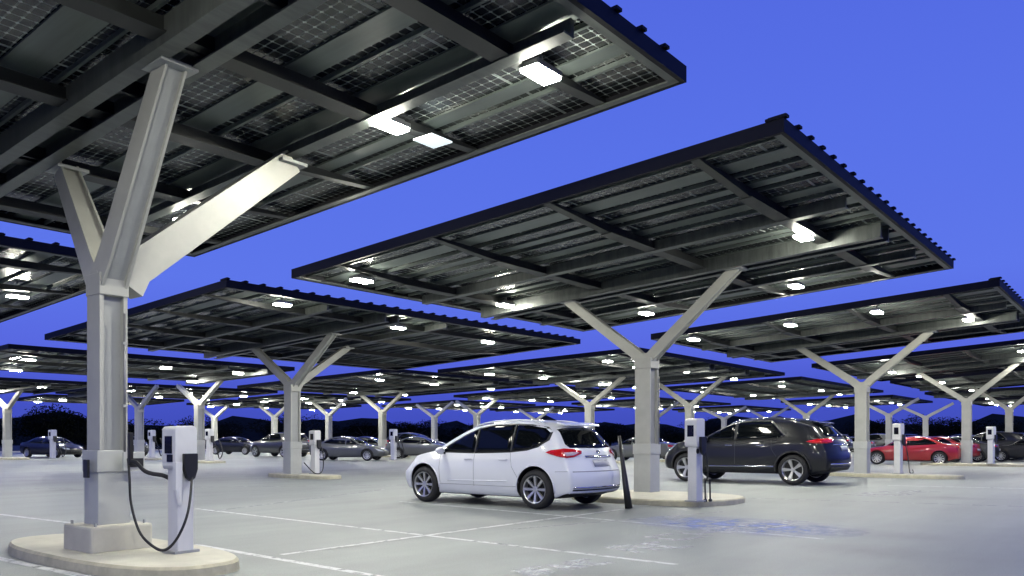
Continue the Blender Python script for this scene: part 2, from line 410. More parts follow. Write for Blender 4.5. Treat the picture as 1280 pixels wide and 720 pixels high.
    if detail >= 1:
        for i in range(n):
            x = u0+per*i
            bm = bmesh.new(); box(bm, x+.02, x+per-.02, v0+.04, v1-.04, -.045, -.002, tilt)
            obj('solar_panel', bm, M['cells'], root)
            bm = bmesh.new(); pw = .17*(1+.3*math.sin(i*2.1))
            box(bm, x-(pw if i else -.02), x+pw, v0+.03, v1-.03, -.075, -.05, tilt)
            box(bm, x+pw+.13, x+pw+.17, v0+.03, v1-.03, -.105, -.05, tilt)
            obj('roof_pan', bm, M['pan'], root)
    else:
        bm = bmesh.new(); box(bm, u0+.02, u1-.02, v0+.04, v1-.04, -.045, -.002, tilt); obj('solar_panel', bm, M['cells'], root)
        bm = bmesh.new()
        for i in range(n):
            x = u0+per*i; box(bm, x+.02, x+.42, v0+.03, v1-.03, -.075, -.05, tilt)
        obj('roof_pan', bm, M['pan'], root)
    # fascias
    for nm, (a0, a1, b0, b1) in {'s': (u0-.03, u1+.03, v0-.03, v0+.03), 'n': (u0-.03, u1+.03, v1-.03, v1+.03), 'w': (u0-.028, u0+.032, v0+.03, v1-.03), 'e': (u1-.032, u1+.028, v0+.03, v1-.03)}.items():
        bm = bmesh.new(); box(bm, a0, a1, b0, b1, -.17, .02, tilt)
        if nm == 's' and detail > 1:
            x = u0
            while x < u1: box(bm, x-.05, x+.05, b0-.04, b0+.25, .021, .055, tilt); box(bm, x-.03, x+.03, b0-.02, b0+.22, .056, .07, tilt); x += per/2
        obj('fascia', bm, M['fascia'], root)
        if detail > 1 and nm != 'w':
            bm = bmesh.new()
            if nm in 'sn': box(bm, a0+.02, a1-.02, b0+(.061 if nm == 's' else -.10), b1+(.10 if nm == 's' else -.061), -.168, -.15, tilt)
            else: box(bm, a0-.10, a1-.061, b0, b1, -.168, -.15, tilt)
            obj('edge_angle', bm, M['beam'], root)
    root['_z'] = 0
    del root['_z']
    return dict(root=root, z=lambda wv: zc - t*(wv-vm), ur=ur, vr=vr)

def hit(cp, x, y, drop=.31):      # where a sight line meets the underside of a roof
    d = Vector((*cw((x-640)/F, 1), (HOR-y)/F)); lo = 1.0
    for _ in range(60):
        z = cp['z'](d.y*lo) - drop; lo = (z-H)/d.z
    u, v = min(max(d.x*lo, cp['ur'][0]+.4), cp['ur'][1]-.4), min(max(d.y*lo, cp['vr'][0]+.35), cp['vr'][1]-.35)
    return u, v, cp['z'](v)-drop

LAMP = None
def lamp(loc, label, near=True, group=None, rz=0):
    global LAMP
    if LAMP is None: LAMP = {}
    if near not in LAMP:
        r = bpy.data.objects.new('canopy_light', None)
        bm = bmesh.new(); box(bm, -.27, .27, -.15, .15, .012, .075); box(bm, -.2, .2, -.10, .10, .075, .11); h = obj('lamp_housing', bm, M['house'], r, bevel=.01)
        bm = bmesh.new(); box(bm, -.25, .25, -.135, .135, -.022, .010)
        l_ = obj('lens', bm, M['lens' if near else 'lensfar'], r)
        bm = bmesh.new(); tube(bm, [(0, 0, .10), (0, 0, .20)], .03, 8); s_ = obj('mount', bm, M['house'], r)
        LAMP[near] = r; COL.objects.link(r); c = r
    else: c = copy_tree(LAMP[near])
    c.location = loc; c.rotation_euler = (0, 0, rz); c.scale = (.85, .85, 1); c['label'] = label; c['category'] = 'light'
    if group: c['group'] = group
    return c

C1 = carport('nearest solar carport on a pale three-armed steel column, filling the upper left', [(4.37, 9.29)], (-3.6, 8.75), (4.4, 15.0), zc=5.4, t=.055, arms='vvu', pedestal=True, cw_=.31, rch=(1.35, 2.2))
C2 = carport('large solar carport on a Y-shaped column behind the white car', [(16.64, 9.28)], (10.6, 21.6), (3.9, 14.3), zc=5.2)
C3 = carport('long solar carport on a three-armed column left of the white car', [(17.3, 23.4)], (11.5, 27.2), (18.2, 28.7), zc=5.0, t=.05, arms='vvu')
C4 = carport('solar carport at right on the Y-shaped column behind the dark car', [(29.9, 8.2)], (24.2, 34.8), (3.3, 13.3), zc=5.1)
CPA = carport('solar carport cut by the left edge, seen behind the nearest column', [(3.3, 23.4)], (-8, 9.6), (18.3, 28.6), zc=5.15, t=.05, arms='vv')
C5 = carport('solar carport at right on the Y-shaped column past the red car', [(45.1, 7.5)], (38.6, 50.6), (2.8, 12.8), zc=5.1, detail=1)
C6 = carport('solar carport at the right edge, its column far behind the slim charger', [(59.2, 7.5)], (52.6, 66), (2.8, 12.8), zc=5.1, detail=1)
D1 = carport('long far solar carport on two Y-shaped columns just above the two big cars', [pd(737, 45), pd(862, 46)], (30.0, 47), (17.2, 28.6), zc=4.95, t=.03, detail=1)
D2 = carport('far solar carport between the dark car and the red car', [pd(1008, 65)], (51, 70), (17.6, 27.4), zc=5.0, t=.03, detail=1)
D3 = carport('far solar carport on the Y-shaped column above the near charger', [pd(249, 45)], (12.5, 25.6), (34.5, 42.6), zc=4.8, t=.03, detail=1)
D4 = carport('far solar carport on a Y-shaped column above the white car bonnet', [pd(596, 65)], (47.5, 60), (33, 43.6), zc=4.85, t=.03, detail=1)
far = [
 ([pd(478, 58)], (30.5, 45), (32.6, 47), 4.9, 'far solar carport on the Y-shaped column beside the pale sedan'),
 ([pd(9, 52)], (8, 23.5), (51.5, 60), 4.65, 'far solar carport over a Y-shaped column at the left edge'),
 ([pd(174, 51)], (24.5, 36), (50.5, 59.5), 4.65, 'far solar carport on the Y-shaped column right behind the nearest column'),
 ([pd(411, 67)], (39, 51), (52, 60), 4.7, 'far solar carport on a Y-shaped column just right of the three-armed column'),
 ([pd(343, 72)], (39, 54), (62, 68), 4.5, 'distant solar carport on a small Y-shaped column left of the three-armed column'),
 ([pd(268, 75)], (26, 37), (65, 71), 4.5, 'distant solar carport on a small Y-shaped column right of the near charger'),
 ([pd(543, 72)], (54, 66), (49.5, 59), 4.6, 'distant solar carport on a slim column above the dark parked van'),
 ([pd(1111, 65)], (67.5, 79), (3.5, 14), 4.9, 'far solar carport on a small column above the red car'),
 ([pd(1157, 72)], (81, 94), (3.5, 14), 4.8, 'distant solar carport on a small column right of the red car'),
 ([pd(905, 78)], (73, 88), (17.6, 27), 4.8, 'distant solar carport on a slim column above the dark car roof'),
 ([pd(820, 74)], (63, 78), (34, 43), 4.7, 'distant solar carport on a slim column left of the dark car'),
 ([pd(670, 84)], (69, 82), (50, 58), 4.6, 'distant solar carport on a slim column above the white car roof'),
 ([pd(960, 84)], (81, 95), (34, 42), 4.6, 'distant solar carport on a slim column behind the dark car tail'),
]
FAR = [carport(l, c, a, b, zc=z, t=.025, detail=0) for c, a, b, z, l in far]
# ---- lamps
def L(cp, x, y, lab, near=True, g=None): lamp(hit(cp, x, y), lab, near, g)
L(C1, 676, 93, 'bright rectangular canopy light nearest the upper outer corner of the nearest roof')
L(C1, 488, 158, 'bright rectangular canopy light beside the pale square reflector sheet')
L(C1, 236, 277, 'bright canopy light seen between the upright arm and right arm of the nearest column')
L(C2, 452, 351, 'canopy light at the far left tip of the large middle roof')
L(C2, 632, 382, 'canopy light left of the middle column under the large middle roof')
L(C2, 1004, 297, 'large canopy light right of the middle column under the large middle roof')
L(C2, 808, 392, 'canopy light directly between the arms of the middle column')
L(C2, 995, 358, 'small canopy light near the far edge of the large middle roof')
L(C3, 361, 379, 'brightest canopy light under the roof left of the white car')
L(C3, 498, 410, 'canopy light midway along the roof left of the white car')
L(C3, 610, 428, 'canopy light towards the right tip of the roof left of the white car')
L(CPA, 22, 371, 'canopy light at the left edge under the roof cut by the frame')
for i, (x, y) in enumerate([(950, 395), (865, 424), (1095, 390), (1210, 400)]):
    L(C4, x, y, 'canopy light under the right-hand roof, %s' % ['above the far end of the dark car', 'at its left tip', 'just right of its column arm', 'near the right edge'][i])
# out-of-frame lamps, some added to brighten the foreground, and the remaining rows
lamp((-1.5, 6.2, 4.95), 'canopy light of the nearest roof above the viewer', True)
lamp((2.6, 5.4, C1['z'](5.4)-.31), 'unseen light added above the frame to brighten the nearest column', True)  # added fill for the near column and charger, hidden above the view
C0 = carport('unseen carport added to the right of the viewer to block sky light', [(3.4, -5.2)], (-3, 8.6), (-10, .4), zc=5.4, t=.055)  # unseen roof added to hold back blue sky light and carry fill lamps
lamp((-1.6, -.8, C0['z'](-.8)-.31), 'unseen light added behind the viewer at left to brighten the near column and charger', True)  # added fill from behind the camera, left side
lamp((1.0, -1.2, C0['z'](-1.2)-.31), 'unseen light added over the viewer to brighten the near charger', True)  # added fill over the camera for the near charger
def scatter(cp, lab, near, nu=3, nv=2):
    for i in range(nu):
        for j in range(nv):
            u = cp['ur'][0] + (i+.5)/nu*(cp['ur'][1]-cp['ur'][0]) + random.uniform(-.8, .8); v = cp['vr'][0] + (.22+.56*j)*(cp['vr'][1]-cp['vr'][0]) + random.uniform(-.5, .5)
            lamp((u, v, cp['z'](v)-.31), lab, near, 'lamps ' + lab.split('light ', 1)[-1])
scatter(C5, 'small canopy light under the roof past the red car', False)
scatter(C6, 'small canopy light under the roof at the right edge', False)
scatter(D1, 'small canopy light under the long roof behind the two big cars', False, 5, 2)
scatter(D2, 'small canopy light under the far roof behind the dark car tail', False)
scatter(D3, 'small canopy light under the far roof above the near charger', False)
scatter(D4, 'small canopy light under the far roof above the white car', False)
scatter(CPA, 'canopy light under the roof cut by the left edge', False, 2, 1)
for f_ in FAR: scatter(f_, 'tiny canopy light in the distant rows of roofs', False, 3, 2)
# pale square reflector sheet under the nearest roof, its brightness given as emission
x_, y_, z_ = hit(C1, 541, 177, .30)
bm = bmesh.new(); box(bm, x_-.19, x_+.19, y_-.17, y_+.17, z_, z_+.02); o = obj('glow_panel', bm, emis('panel_glow', (.82, .97, 1.0), .9)); tag(o, 'pale square reflector panel made to glow, under the outer edge of the nearest roof', 'reflector panel')

# ---------------------------------------------------------------- islands
def island(c, rx, ry, label, ang=R(90), yel=False):
    bm = bmesh.new(); n = 48; lay = [(0, 1.02, -.01), (0, 1.0, .09), (0, .975, .118), (0, .90, .125)]; prev = None
    cx, cy = c
    def pt(k, s, z, shrink):
        a = 2*math.pi*k/n; ca, sa = math.cos(a), math.sin(a)
        x = math.copysign(abs(ca)**.75, ca)*(rx-shrink); y = math.copysign(abs(sa)**.75, sa)*(ry-shrink)
        return (cx + x*math.cos(ang)-y*math.sin(ang), cy + x*math.sin(ang)+y*math.cos(ang), z)
    for shrink, z in ((-.01, -.01), (0, .09), (.025, .118), (.15, .122)):
        r = [bm.verts.new(pt(k, 1, z, shrink)) for k in range(n)]
        if prev:
            for k in range(n): bm.faces.new((prev[k], prev[(k+1) % n], r[(k+1) % n], r[k]))
        prev = r
    bm.faces.new(prev); o = obj('kerb_island', bm, [M['conc'], M['kerbpaint']], smooth=False)
    for p in o.data.polygons:
        if abs(p.normal.z) < .7: p.material_index = 1
    return struct(o)
I1 = island((4.45, 9.25), 1.95, .72, '')
island((15.9, 8.65), 1.85, 1.35, '')
island((17.4, 22.9), 1.7, .6, ''); island((30.2, 7.4), 2.3, .65, ''); island((44.9, 6.9), 2.6, .9, ''); island((59, 6.9), 2.4, .9, '')
for c, rx in ((pd(478, 57.5), 2.5), (pd(249, 44.6), 2), (pd(174, 50.6), 2), (pd(408, 66), 3.2), (pd(9, 51.6), 2.4), (pd(596, 64.6), 2), (pd(737, 44.6), 2), (pd(862, 45.6), 2), (pd(1008, 64.6), 2)): island(c, rx, .8, '')

# ---------------------------------------------------------------- chargers
def charger(loc, label, rz=0, hgt=1.45, full=False, thin=False):
    r = thing('ev_charger', label, 'charger', (*loc, .12), rz)
    k = hgt/1.45
    w_ = .125
    bm = bmesh.new(); box(bm, -w_, w_, -.12, .12, 0, 1.06*k); obj('pedestal', bm, M['white'], r, bevel=.02)
    bm = bmesh.new()
    prof = [(-.185, 1.0*k), (-.16, .96*k), (.12, .96*k), (.145, 1.0*k), (.15, 1.40*k), (.135, 1.445*k), (.08, 1.46*k), (-.15, 1.45*k), (-.185, 1.42*k)]
    f0 = [bm.verts.new((x, -.16, z)) for x, z in prof]; f1 = [bm.verts.new((x, .16, z)) for x, z in prof]
    bm.faces.new(f0); bm.faces.new(f1[::-1])
    for i in range(len(prof)): bm.faces.new((f0[i], f0[(i+1) % len(prof)], f1[(i+1) % len(prof)], f1[i]))
    obj('head', bm, M['white'], r, bevel=.012)
    bm = bmesh.new(); box(bm, -.194, -.182, -.085, .085, 1.14*k, 1.34*k); obj('screen', bm, M['screen'], r, bevel=.003)
    bm = bmesh.new(); pr = [(-.10, 1.14), (.10, 1.14), (.10, .96), (.06, .86), (0, .82), (-.06, .86), (-.10, .96)]
    f0 = [bm.verts.new((x+.02, -.225, z*k)) for x, z in pr]; f1 = [bm.verts.new((x+.02, -.158, z*k)) for x, z in pr]
    bm.faces.new(f0); bm.faces.new(f1[::-1])
    for i in range(len(pr)): bm.faces.new((f0[i], f0[(i+1) % len(pr)], f1[(i+1) % len(pr)], f1[i]))
    obj('holster', bm, M['black'], r, bevel=.008)
    bm = bmesh.new(); box(bm, -.19, .19, -.16, .16, -.0, .03); obj('foot_plate', bm, M['web'], r, bevel=.004)
    return r
c1 = (pd(226, 9.0-.15)); ch = charger((c1[0], c1[1]), 'white charging post on the near island with black holster and hanging cable', R(3), 1.36, True)
ch.scale = (.78, .78, 1)
for cpx, pp in ((C1, 1), (C2, 0)):
    bm = bmesh.new(); xx = .155 if pp else .2
    tube(bm, [(xx-.05, -xx-.03, 1.2), (xx-.05, -xx-.03, BR-.45)], .014, 8); obj('conduit', bm, M['house'], cpx['root'], smooth=True)
    for zz in (1.7, 2.4):
        bm = bmesh.new(); box(bm, xx-.075, xx-.025, -xx-.048, -xx-.0, zz, zz+.03); obj('pipe_clip', bm, M['web'], cpx['root'])
for bx_ in (-.27, .27):
    for by_ in (-.30, .26):
        bm = bmesh.new(); tube(bm, [(bx_, by_, .395), (bx_, by_, .44)], .016, 6); obj('anchor_bolt', bm, M['web'], C1['root'])
# detail of the near charger
bm = bmesh.new(); box(bm, -.196, -.15, -.10, .03, .98, 1.06); obj('badge', bm, M['screen'], ch, bevel=.004)
bm = bmesh.new(); box(bm, -.20, -.10, -.20, -.12, .68, .98); tube(bm, [(-.15, -.17, .70), (-.15, -.185, .62), (-.14, -.2, .52)], [.05, .042, .03], 10); obj('connector', bm, M['white'], ch, bevel=.006)
# cable: holster -> ground -> collar of the column
inv = Matrix.Translation((c1[0], c1[1], .12)) @ Matrix.Rotation(R(3), 4, 'Z') @ Matrix.Diagonal((.78, .78, 1, 1)); iv = inv.inverted()
def Wp(x, y, d): q = pd(x, d); return iv @ Vector((q[0], q[1], H + (HOR-y)/F*d))
pts = [(.02, -.20, .86), (.03, -.215, .80)] + [tuple(Wp(*q)) for q in ((235, 640, 8.55), (222, 672, 8.5), (206, 687.5, 8.62), (190, 682, 8.72), (174, 664, 8.8), (164, 630, 8.85), (162, 600, 8.85), (161, 583, 8.9), (160, 574, 8.98))]
bm = bmesh.new(); tube(bm, spline(pts, 6), .017, 10); obj('cable', bm, M['rubber'], ch, smooth=True)
pts = [tuple(Wp(*q)) for q in ((162, 577, 8.9), (170, 578, 8.85), (180, 588, 8.8), (190, 592, 8.8), (203, 594, 8.8), (210, 597, 8.85))]
bm = bmesh.new(); tube(bm, spline(pts, 5), [.026]*26, 10) if False else tube(bm, spline(pts, 5), .024, 10); obj('hose', bm, M['rubber'], ch, smooth=True)
q = Wp(163, 566, 8.9); bm = bmesh.new(); box(bm, q.x-.03, q.x+.03, q.y-.03, q.y+.03, q.z-.14, q.z+.22); obj('plug_arm', bm, M['black'], ch, bevel=.01)
# socket box on the near column's collar
bm = bmesh.new(); box(bm, .10, .27, -.29, -.235, 1.03, 1.13); obj('socket', bm, M['black'], C1['root'], bevel=.008)
bm = bmesh.new(); box(bm, .05, .29, -.275, -.238, .99, 1.2); obj('socket_plate', bm, M['clad'], C1['root'], bevel=.006)
bm = bmesh.new(); box(bm, -.275, -.245, -.12, -.02, .92, 1.12); obj('isolator', bm, M['black'], C1['root'], bevel=.006)

c2 = px(869, 627, .12); m2 = charger((c2[0], c2[1]), 'white charging post with oval badge on the middle island before the dark car', R(-8), 1.60); m2.scale = (.85, .85, 1)
bm = bmesh.new(); tube(bm, [(-.10, -.125, .98), (-.10, -.14, .98)], .05, 16); obj('badge', bm, M['black'], m2)
for dx in (.26, .46):
    bm = bmesh.new(); tube(bm, [(dx, -.1, 0), (dx-.02, -.1, .45)], .02, 8); tube(bm, [(dx-.04, -.1, .012), (dx+.04, -.1, .012)], .03, 8); obj('guard_post', bm, M['black'], m2)
bm = bmesh.new(); tube(bm, spline([(.1, -.2, 1.0), (.16, -.22, .7), (.2, -.2, .5), (.24, -.15, .42), (.44, -.1, .45)], 5), .018, 8); obj('cable', bm, M['rubber'], m2, smooth=True)
c3 = px(397, 592, .12); m3 = charger((c3[0]-.1, c3[1]), 'white charging post right of the three-armed column', R(5), 1.48); m3.scale = (.85, .85, 1)
bm = bmesh.new(); tube(bm, spline([(.1, -.2, 1.0), (.2, -.25, .6), (.1, -.3, .1), (-.3, -.3, .03), (-.6, 0, .4)], 5), .02, 8); obj('cable', bm, M['rubber'], m3, smooth=True)
c4 = px(1123, 592, .12); m4 = charger((c4[0], c4[1]), 'white charging post standing in front of the red car', R(-10), 1.72); m4.scale = (.9, .9, 1)
bm = bmesh.new(); tube(bm, spline([(.1, -.2, 1.1), (.25, -.25, .6), (.3, -.3, .05), (.6, -.3, .03), (.8, -.2, .12)], 5), .022, 8); obj('cable', bm, M['rubber'], m4, smooth=True)
c5 = px(1239, 580, .12); charger((c5[0], c5[1]), 'slim white charging post near the right edge', R(-10), 1.75)
for x, y, lab in ((66, 573, 'small far charging post left of the nearest column'), (190, 572, 'small far charging post with hoses right of the nearest column'), (262, 576, 'small far charging post just right of the near charger'), (492, 575, 'small far charging post beside the Y-shaped column next to the pale sedan'), (985, 574, 'small far charging post hidden beside the dark car tail')):
    q = px(x, y, .12); g = charger(q, lab, R(10), 1.7)
    bm = bmesh.new(); tube(bm, spline([(.1, -.2, 1.1), (.3, -.25, .5), (.5, -.2, .1), (.7, -.2, .5), (.6, 0, 1.2)], 4), .03, 6); obj('cable', bm, M['rubber'], g, smooth=True)
# leaning black pole behind the white car
a = px(786, 636); d0 = F*H/(636-HOR)
p0 = Vector((*pd(786, d0), .0)); p1 = Vector((*pd(774, d0+.25), H+(HOR-545)/F*(d0+.25)))
bm = bmesh.new(); tube(bm, [p0+Vector((0, 0, .01)), p0.lerp(p1, .3), p0.lerp(p1, .6), p1], [.075, .06, .045, .03], 10); tag(obj('pole', bm, M['black'], smooth=True), 'leaning black tapered pole just behind the white car tail', 'pole')

# ---------------------------------------------------------------- cars
class Car: pass
def decal(name, poly, body_bvh, dirv, m, parent, off=.006, step=.07, origin=6):
    """closed outline laid on the body skin: seen along horizontal dirv, outline in (s,z)"""
    d = Vector(dirv).normalized(); s = Vector((-d.y, d.x, 0))
    bm = bmesh.new(); vs = [bm.verts.new((a, 0, b)) for a, b in poly]; bm.faces.new(vs)
    a0, a1 = min(p[0] for p in poly), max(p[0] for p in poly); b0, b1 = min(p[1] for p in poly), max(p[1] for p in poly)
    for lo, hi, ax in ((a0, a1, 0), (b0, b1, 2)):
        t = lo+step
        while t < hi-.005:
            no = Vector((0, 0, 0)); no[ax] = 1; pc = Vector((0, 0, 0)); pc[ax] = t
            bmesh.ops.bisect_plane(bm, geom=bm.verts[:]+bm.edges[:]+bm.faces[:], plane_co=pc, plane_no=no); t += step
    bad = []
    for v in bm.verts:
        o_ = s*v.co.x + Vector((0, 0, v.co.z)) - d*origin
        h_, n_, i_, _ = body_bvh.ray_cast(o_, d)
        if h_ is None:
            h_, n_, i_, _ = body_bvh.find_nearest(s*v.co.x + Vector((0, 0, v.co.z)) - d*1.2)
        if n_.dot(d) > 0: n_ = -n_
        v.co = h_ + n_*off
    me_normals = None
    o = obj(name, bm, m, parent, smooth=True)
    md = o.modifiers.new('thickness', 'SOLIDIFY'); md.thickness = .004; md.offset = -1 if False else 0
    return o

def wheel(parent, x, y, side, rad, spokes, rimm, quality=2):
    w_ = bpy.data.objects.new('wheel', None); COL.objects.link(w_); w_.parent = parent; w_.location = (x, y, rad); 
    if side < 0: w_.rotation_euler = (0, 0, math.pi)
    hw = .115; R0 = rad; Ri = rad*.70
    bm = bmesh.new(); lathe(bm, [(Ri, -hw), (Ri+.03, -hw-.012), (R0-.04, -hw+.0), (R0-.008, -hw+.03), (R0, -hw+.06), (R0, hw-.06), (R0-.008, hw-.03), (R0-.04, hw), (Ri+.03, hw+.012), (Ri, hw)], 40 if quality > 1 else 20)
    obj('tyre', bm, M['tyre'], w_, smooth=True)
    bm = bmesh.new()
    lathe(bm, [(Ri*1.0, hw+.008), (Ri*.93, hw-.004), (Ri*.93, hw-.12), (Ri*.96, hw-.12), (Ri*1.0, hw-.02)], 40 if quality > 1 else 20)
    # spokes
    for k in range(spokes):
        for off in ((-.10, .10) if spokes <= 5 else (0,)):
            a = 2*math.pi*k/spokes; a2 = a + off
            wi, wo = (.018, .027) if spokes > 5 else (.020, .024)
            def P(r, aa, y, t): return bm.verts.new((r*math.cos(aa)-t*math.sin(aa), y, r*math.sin(aa)+t*math.cos(aa)))
            v = [P(.04, a, hw-.03, -wi), P(.04, a, hw-.03, wi), P(Ri*.95, a2, hw-.006, wo), P(Ri*.95, a2, hw-.006, -wo), P(.04, a, hw-.07, -wi), P(.04, a, hw-.07, wi), P(Ri*.95, a2, hw-.05, wo), P(Ri*.95, a2, hw-.05, -wo)]
            for q in ((0, 1, 2, 3), (7, 6, 5, 4), (0, 4, 5, 1), (1, 5, 6, 2), (2, 6, 7, 3), (3, 7, 4, 0)): bm.faces.new([v[i] for i in q])
    lathe(bm, [(.001, hw-.02), (.055, hw-.024), (.06, hw-.07), (.001, hw-.07)], 20)
    obj('rim', bm, rimm, w_)
    bm = bmesh.new(); lathe(bm, [(.001, hw-.10), (Ri*.92, hw-.10), (Ri*.92, hw-.14), (.001, hw-.14)], 24); obj('brake_disc', bm, M['trim'], w_)
    return w_

def make_car(kind, label, cat, paint, q=2, group=None, name=None):
    P = dict(
     mpv=dict(L=4.72, W=1.86, wr=.365, xw=(1.44, -1.40), top=[(0, .66), (.03, .80), (.10, .93), (.20, 1.03), (.255, 1.09), (.34, 1.33), (.42, 1.52), (.50, 1.62), (.60, 1.66), (.75, 1.665), (.88, 1.63), (.97, 1.56), (1, 1.50)],
              belt=[(0, .74), (.2, .93), (.5, 1.0), (.8, 1.07), (1, 1.10)], xr=[(.2, .10), (.32, .03), (.5, 0), (.66, .01), (.9, .13), (1.1, .20), (1.3, .36), (1.5, .52), (1.6, .58)], spk=8),
     suv=dict(L=4.95, W=1.93, wr=.385, xw=(1.52, -1.42), top=[(0, .80), (.03, .95), (.10, 1.05), (.22, 1.13), (.275, 1.18), (.36, 1.43), (.43, 1.60), (.52, 1.70), (.62, 1.735), (.78, 1.72), (.90, 1.68), (.97, 1.62), (1, 1.57)],
              belt=[(0, .85), (.2, 1.05), (.5, 1.10), (.8, 1.17), (1, 1.20)], xr=[(.2, .18), (.4, .05), (.6, 0), (.8, .02), (.95, .08), (1.15, .14), (1.3, .27), (1.5, .46), (1.7, .60)], spk=5),
     sedan=dict(L=4.75, W=1.83, wr=.33, xw=(1.42, -1.38), top=[(0, .58), (.03, .70), (.10, .80), (.22, .91), (.29, .96), (.38, 1.24), (.45, 1.38), (.53, 1.43), (.62, 1.43), (.72, 1.33), (.84, 1.10), (.90, 1.06), (.97, 1.04), (1, .98)],
              belt=[(0, .64), (.2, .84), (.5, .92), (.8, .98), (1, .98)], xr=[(.2, .10), (.4, .02), (.6, 0), (.8, .02), (.95, .05), (1.1, .1)], spk=10),
    )[kind]
    root = thing(name or 'parked_car', label, cat, (0, 0, 0), 0, group)
    Lh, W2 = P['L']/2, P['W']/2; zb0 = .20 if kind != 'suv' else .27
    roofz = max(t[1] for t in P['top'])
    NX, NY, NZ = (44, 12, 16) if q > 1 else (26, 8, 10)
    cb = .62
    def ss(a, b, x): t = min(1, max(0, (x-a)/(b-a))); return t*t*(3-2*t)
    def D(a, b, c):         # a:0 front..1 rear, b:-1..1, c:0..1
        tp = ips(P['top'], a); bl = min(ips(P['belt'], a), tp-.035)
        zb = zb0 + .07*ss(.12, 0, a) + .10*ss(.90, 1, a)
        # denser rows near bottom and belt
        z = zb + (bl-zb)*(c/cb) if c <= cb else bl + (tp-bl)*((c-cb)/(1-cb))
        x = Lh - P['L']*a
        wr_, wf_ = ss(.55, 1, a), ss(.22, 0, a)
        x += wr_*ipl(P['xr'], z)
        x -= wf_*(.10*ss(.5, .2, z) + .10*ss(.55, .95, z))
        x -= wf_**2*(.30*abs(b)**2.6); x += (ss(.8, 1, a)**2)*(.20*abs(b)**3.2)
        if z <= bl+1e-6: f = ipl([(zb0-.01, .90), (zb0+.10, .965), (.52, .995), (.70, 1.0), (bl-.10, .985), (bl, .955)], z)
        else: f = .955 - (.235*(roofz/1.66)**.3)*((z-bl)/(roofz-min(bl, roofz-.3)))**1.12
        # slim the bonnet's shoulders
        pl = 1 - .10*ss(.20, 0, a)**1.5 - .07*ss(.82, 1, a)**1.5
        y = b*W2*f*pl
        if c > .985: z -= .045*abs(b)**3 * 1.0 + .012*b*b
        if c > .8 and c <= .985: pass
        # bottom tuck
        return Vector((x, y, z))
    aa = [i/NX for i in range(NX+1)]; aa = [t - .35*math.sin(2*math.pi*t)/(2*math.pi)*.9 for t in aa]
    bb = [math.sin((j/NY-.5)*math.pi*.92)/math.sin(.5*math.pi*.92) for j in range(NY+1)]
    cc = [k/NZ for k in range(NZ+1)]; cc = [ipl([(0, 0), (.5, cb*.86), (.6, cb), (.7, cb+.06), (1, 1)], t) for t in cc]
    bm = bmesh.new(); V = {}
    def vert(i, j, k):
        if (i, j, k) not in V: V[(i, j, k)] = bm.verts.new(D(aa[i], bb[j], cc[k]))
        return V[(i, j, k)]
    for i in range(NX):
        for k in range(NZ):
            for j in (0, NY): bm.faces.new((vert(i, j, k), vert(i+1, j, k), vert(i+1, j, k+1), vert(i, j, k+1)))
        for j in range(NY):
            for k in (0, NZ): bm.faces.new((vert(i, j, k), vert(i+1, j, k), vert(i+1, j+1, k), vert(i, j+1, k)))
    for j in range(NY):
        for k in range(NZ):
            for i in (0, NX): bm.faces.new((vert(i, j, k), vert(i, j+1, k), vert(i, j+1, k+1), vert(i, j, k+1)))
    body = obj('body', bm, [paint, M['trim']], root, smooth=True)
    sb = body.modifiers.new('s', 'SUBSURF'); sb.levels = sb.render_levels = 1
    dg = bpy.context.evaluated_depsgraph_get(); ev = body.evaluated_get(dg); me = bpy.data.meshes.new_from_object(ev)
    body.modifiers.clear(); body.data = me
    bvh = BVHTree.FromPolygons([v.co for v in me.vertices], [p.vertices[:] for p in me.polygons])
    # wheel arches
    wr = P['wr']; bmc = bmesh.new()
    for xw in P['xw']:
        for s in (-1, 1):
            n = 36; rr = wr+.055; f0 = []; f1 = []
            for k in range(n):
                a = 2*math.pi*k/n; f0.append(bmc.verts.new((xw+rr*math.cos(a), s*(W2+.2), wr+.015+rr*math.sin(a)))); f1.append(bmc.verts.new((xw+rr*math.cos(a), s*(W2-.34), wr+.015+rr*math.sin(a))))
            bmc.faces.new(f0); bmc.faces.new(f1)
            for k in range(n): bmc.faces.new((f0[k], f0[(k+1) % n], f1[(k+1) % n], f1[k]))
    cut = obj('cut', bmc, M['trim'])
    bo = body.modifiers.new('b', 'BOOLEAN'); bo.object = cut; bo.operation = 'DIFFERENCE'; bo.solver = 'EXACT'
    dg = bpy.context.evaluated_depsgraph_get(); me = bpy.data.meshes.new_from_object(body.evaluated_get(dg)); body.modifiers.clear(); body.data = me
    bpy.data.objects.remove(cut)
    me.materials.clear(); me.materials.append(paint); me.materials.append(M['trim'])
    for p in me.polygons:
        p.material_index = 0
        for xw in P['xw']:
            rr = math.hypot(p.center.x-xw, p.center.z-wr-.015)
            if (abs(rr-(wr+.055)) < .012 and abs(p.normal.y) < .35 and abs(p.center.y) < W2-.005 and abs(p.normal.x*(p.center.x-xw)+p.normal.z*(p.center.z-wr-.015)) > .6*rr) or (rr < wr+.06 and abs(abs(p.center.y)-(W2-.34)) < .01): p.material_index = 1
        if p.normal.z < -.8 and p.center.z < .5: p.material_index = 1
        p.use_smooth = True
    try: me.set_sharp_from_angle(angle=R(38))
    except Exception: pass
    for xw in P['xw']:
        for s in (1, -1): wheel(root, xw, s*(W2-.125), s, wr, P['spk'], M['rim'], q)
        if q > 1:
            pass
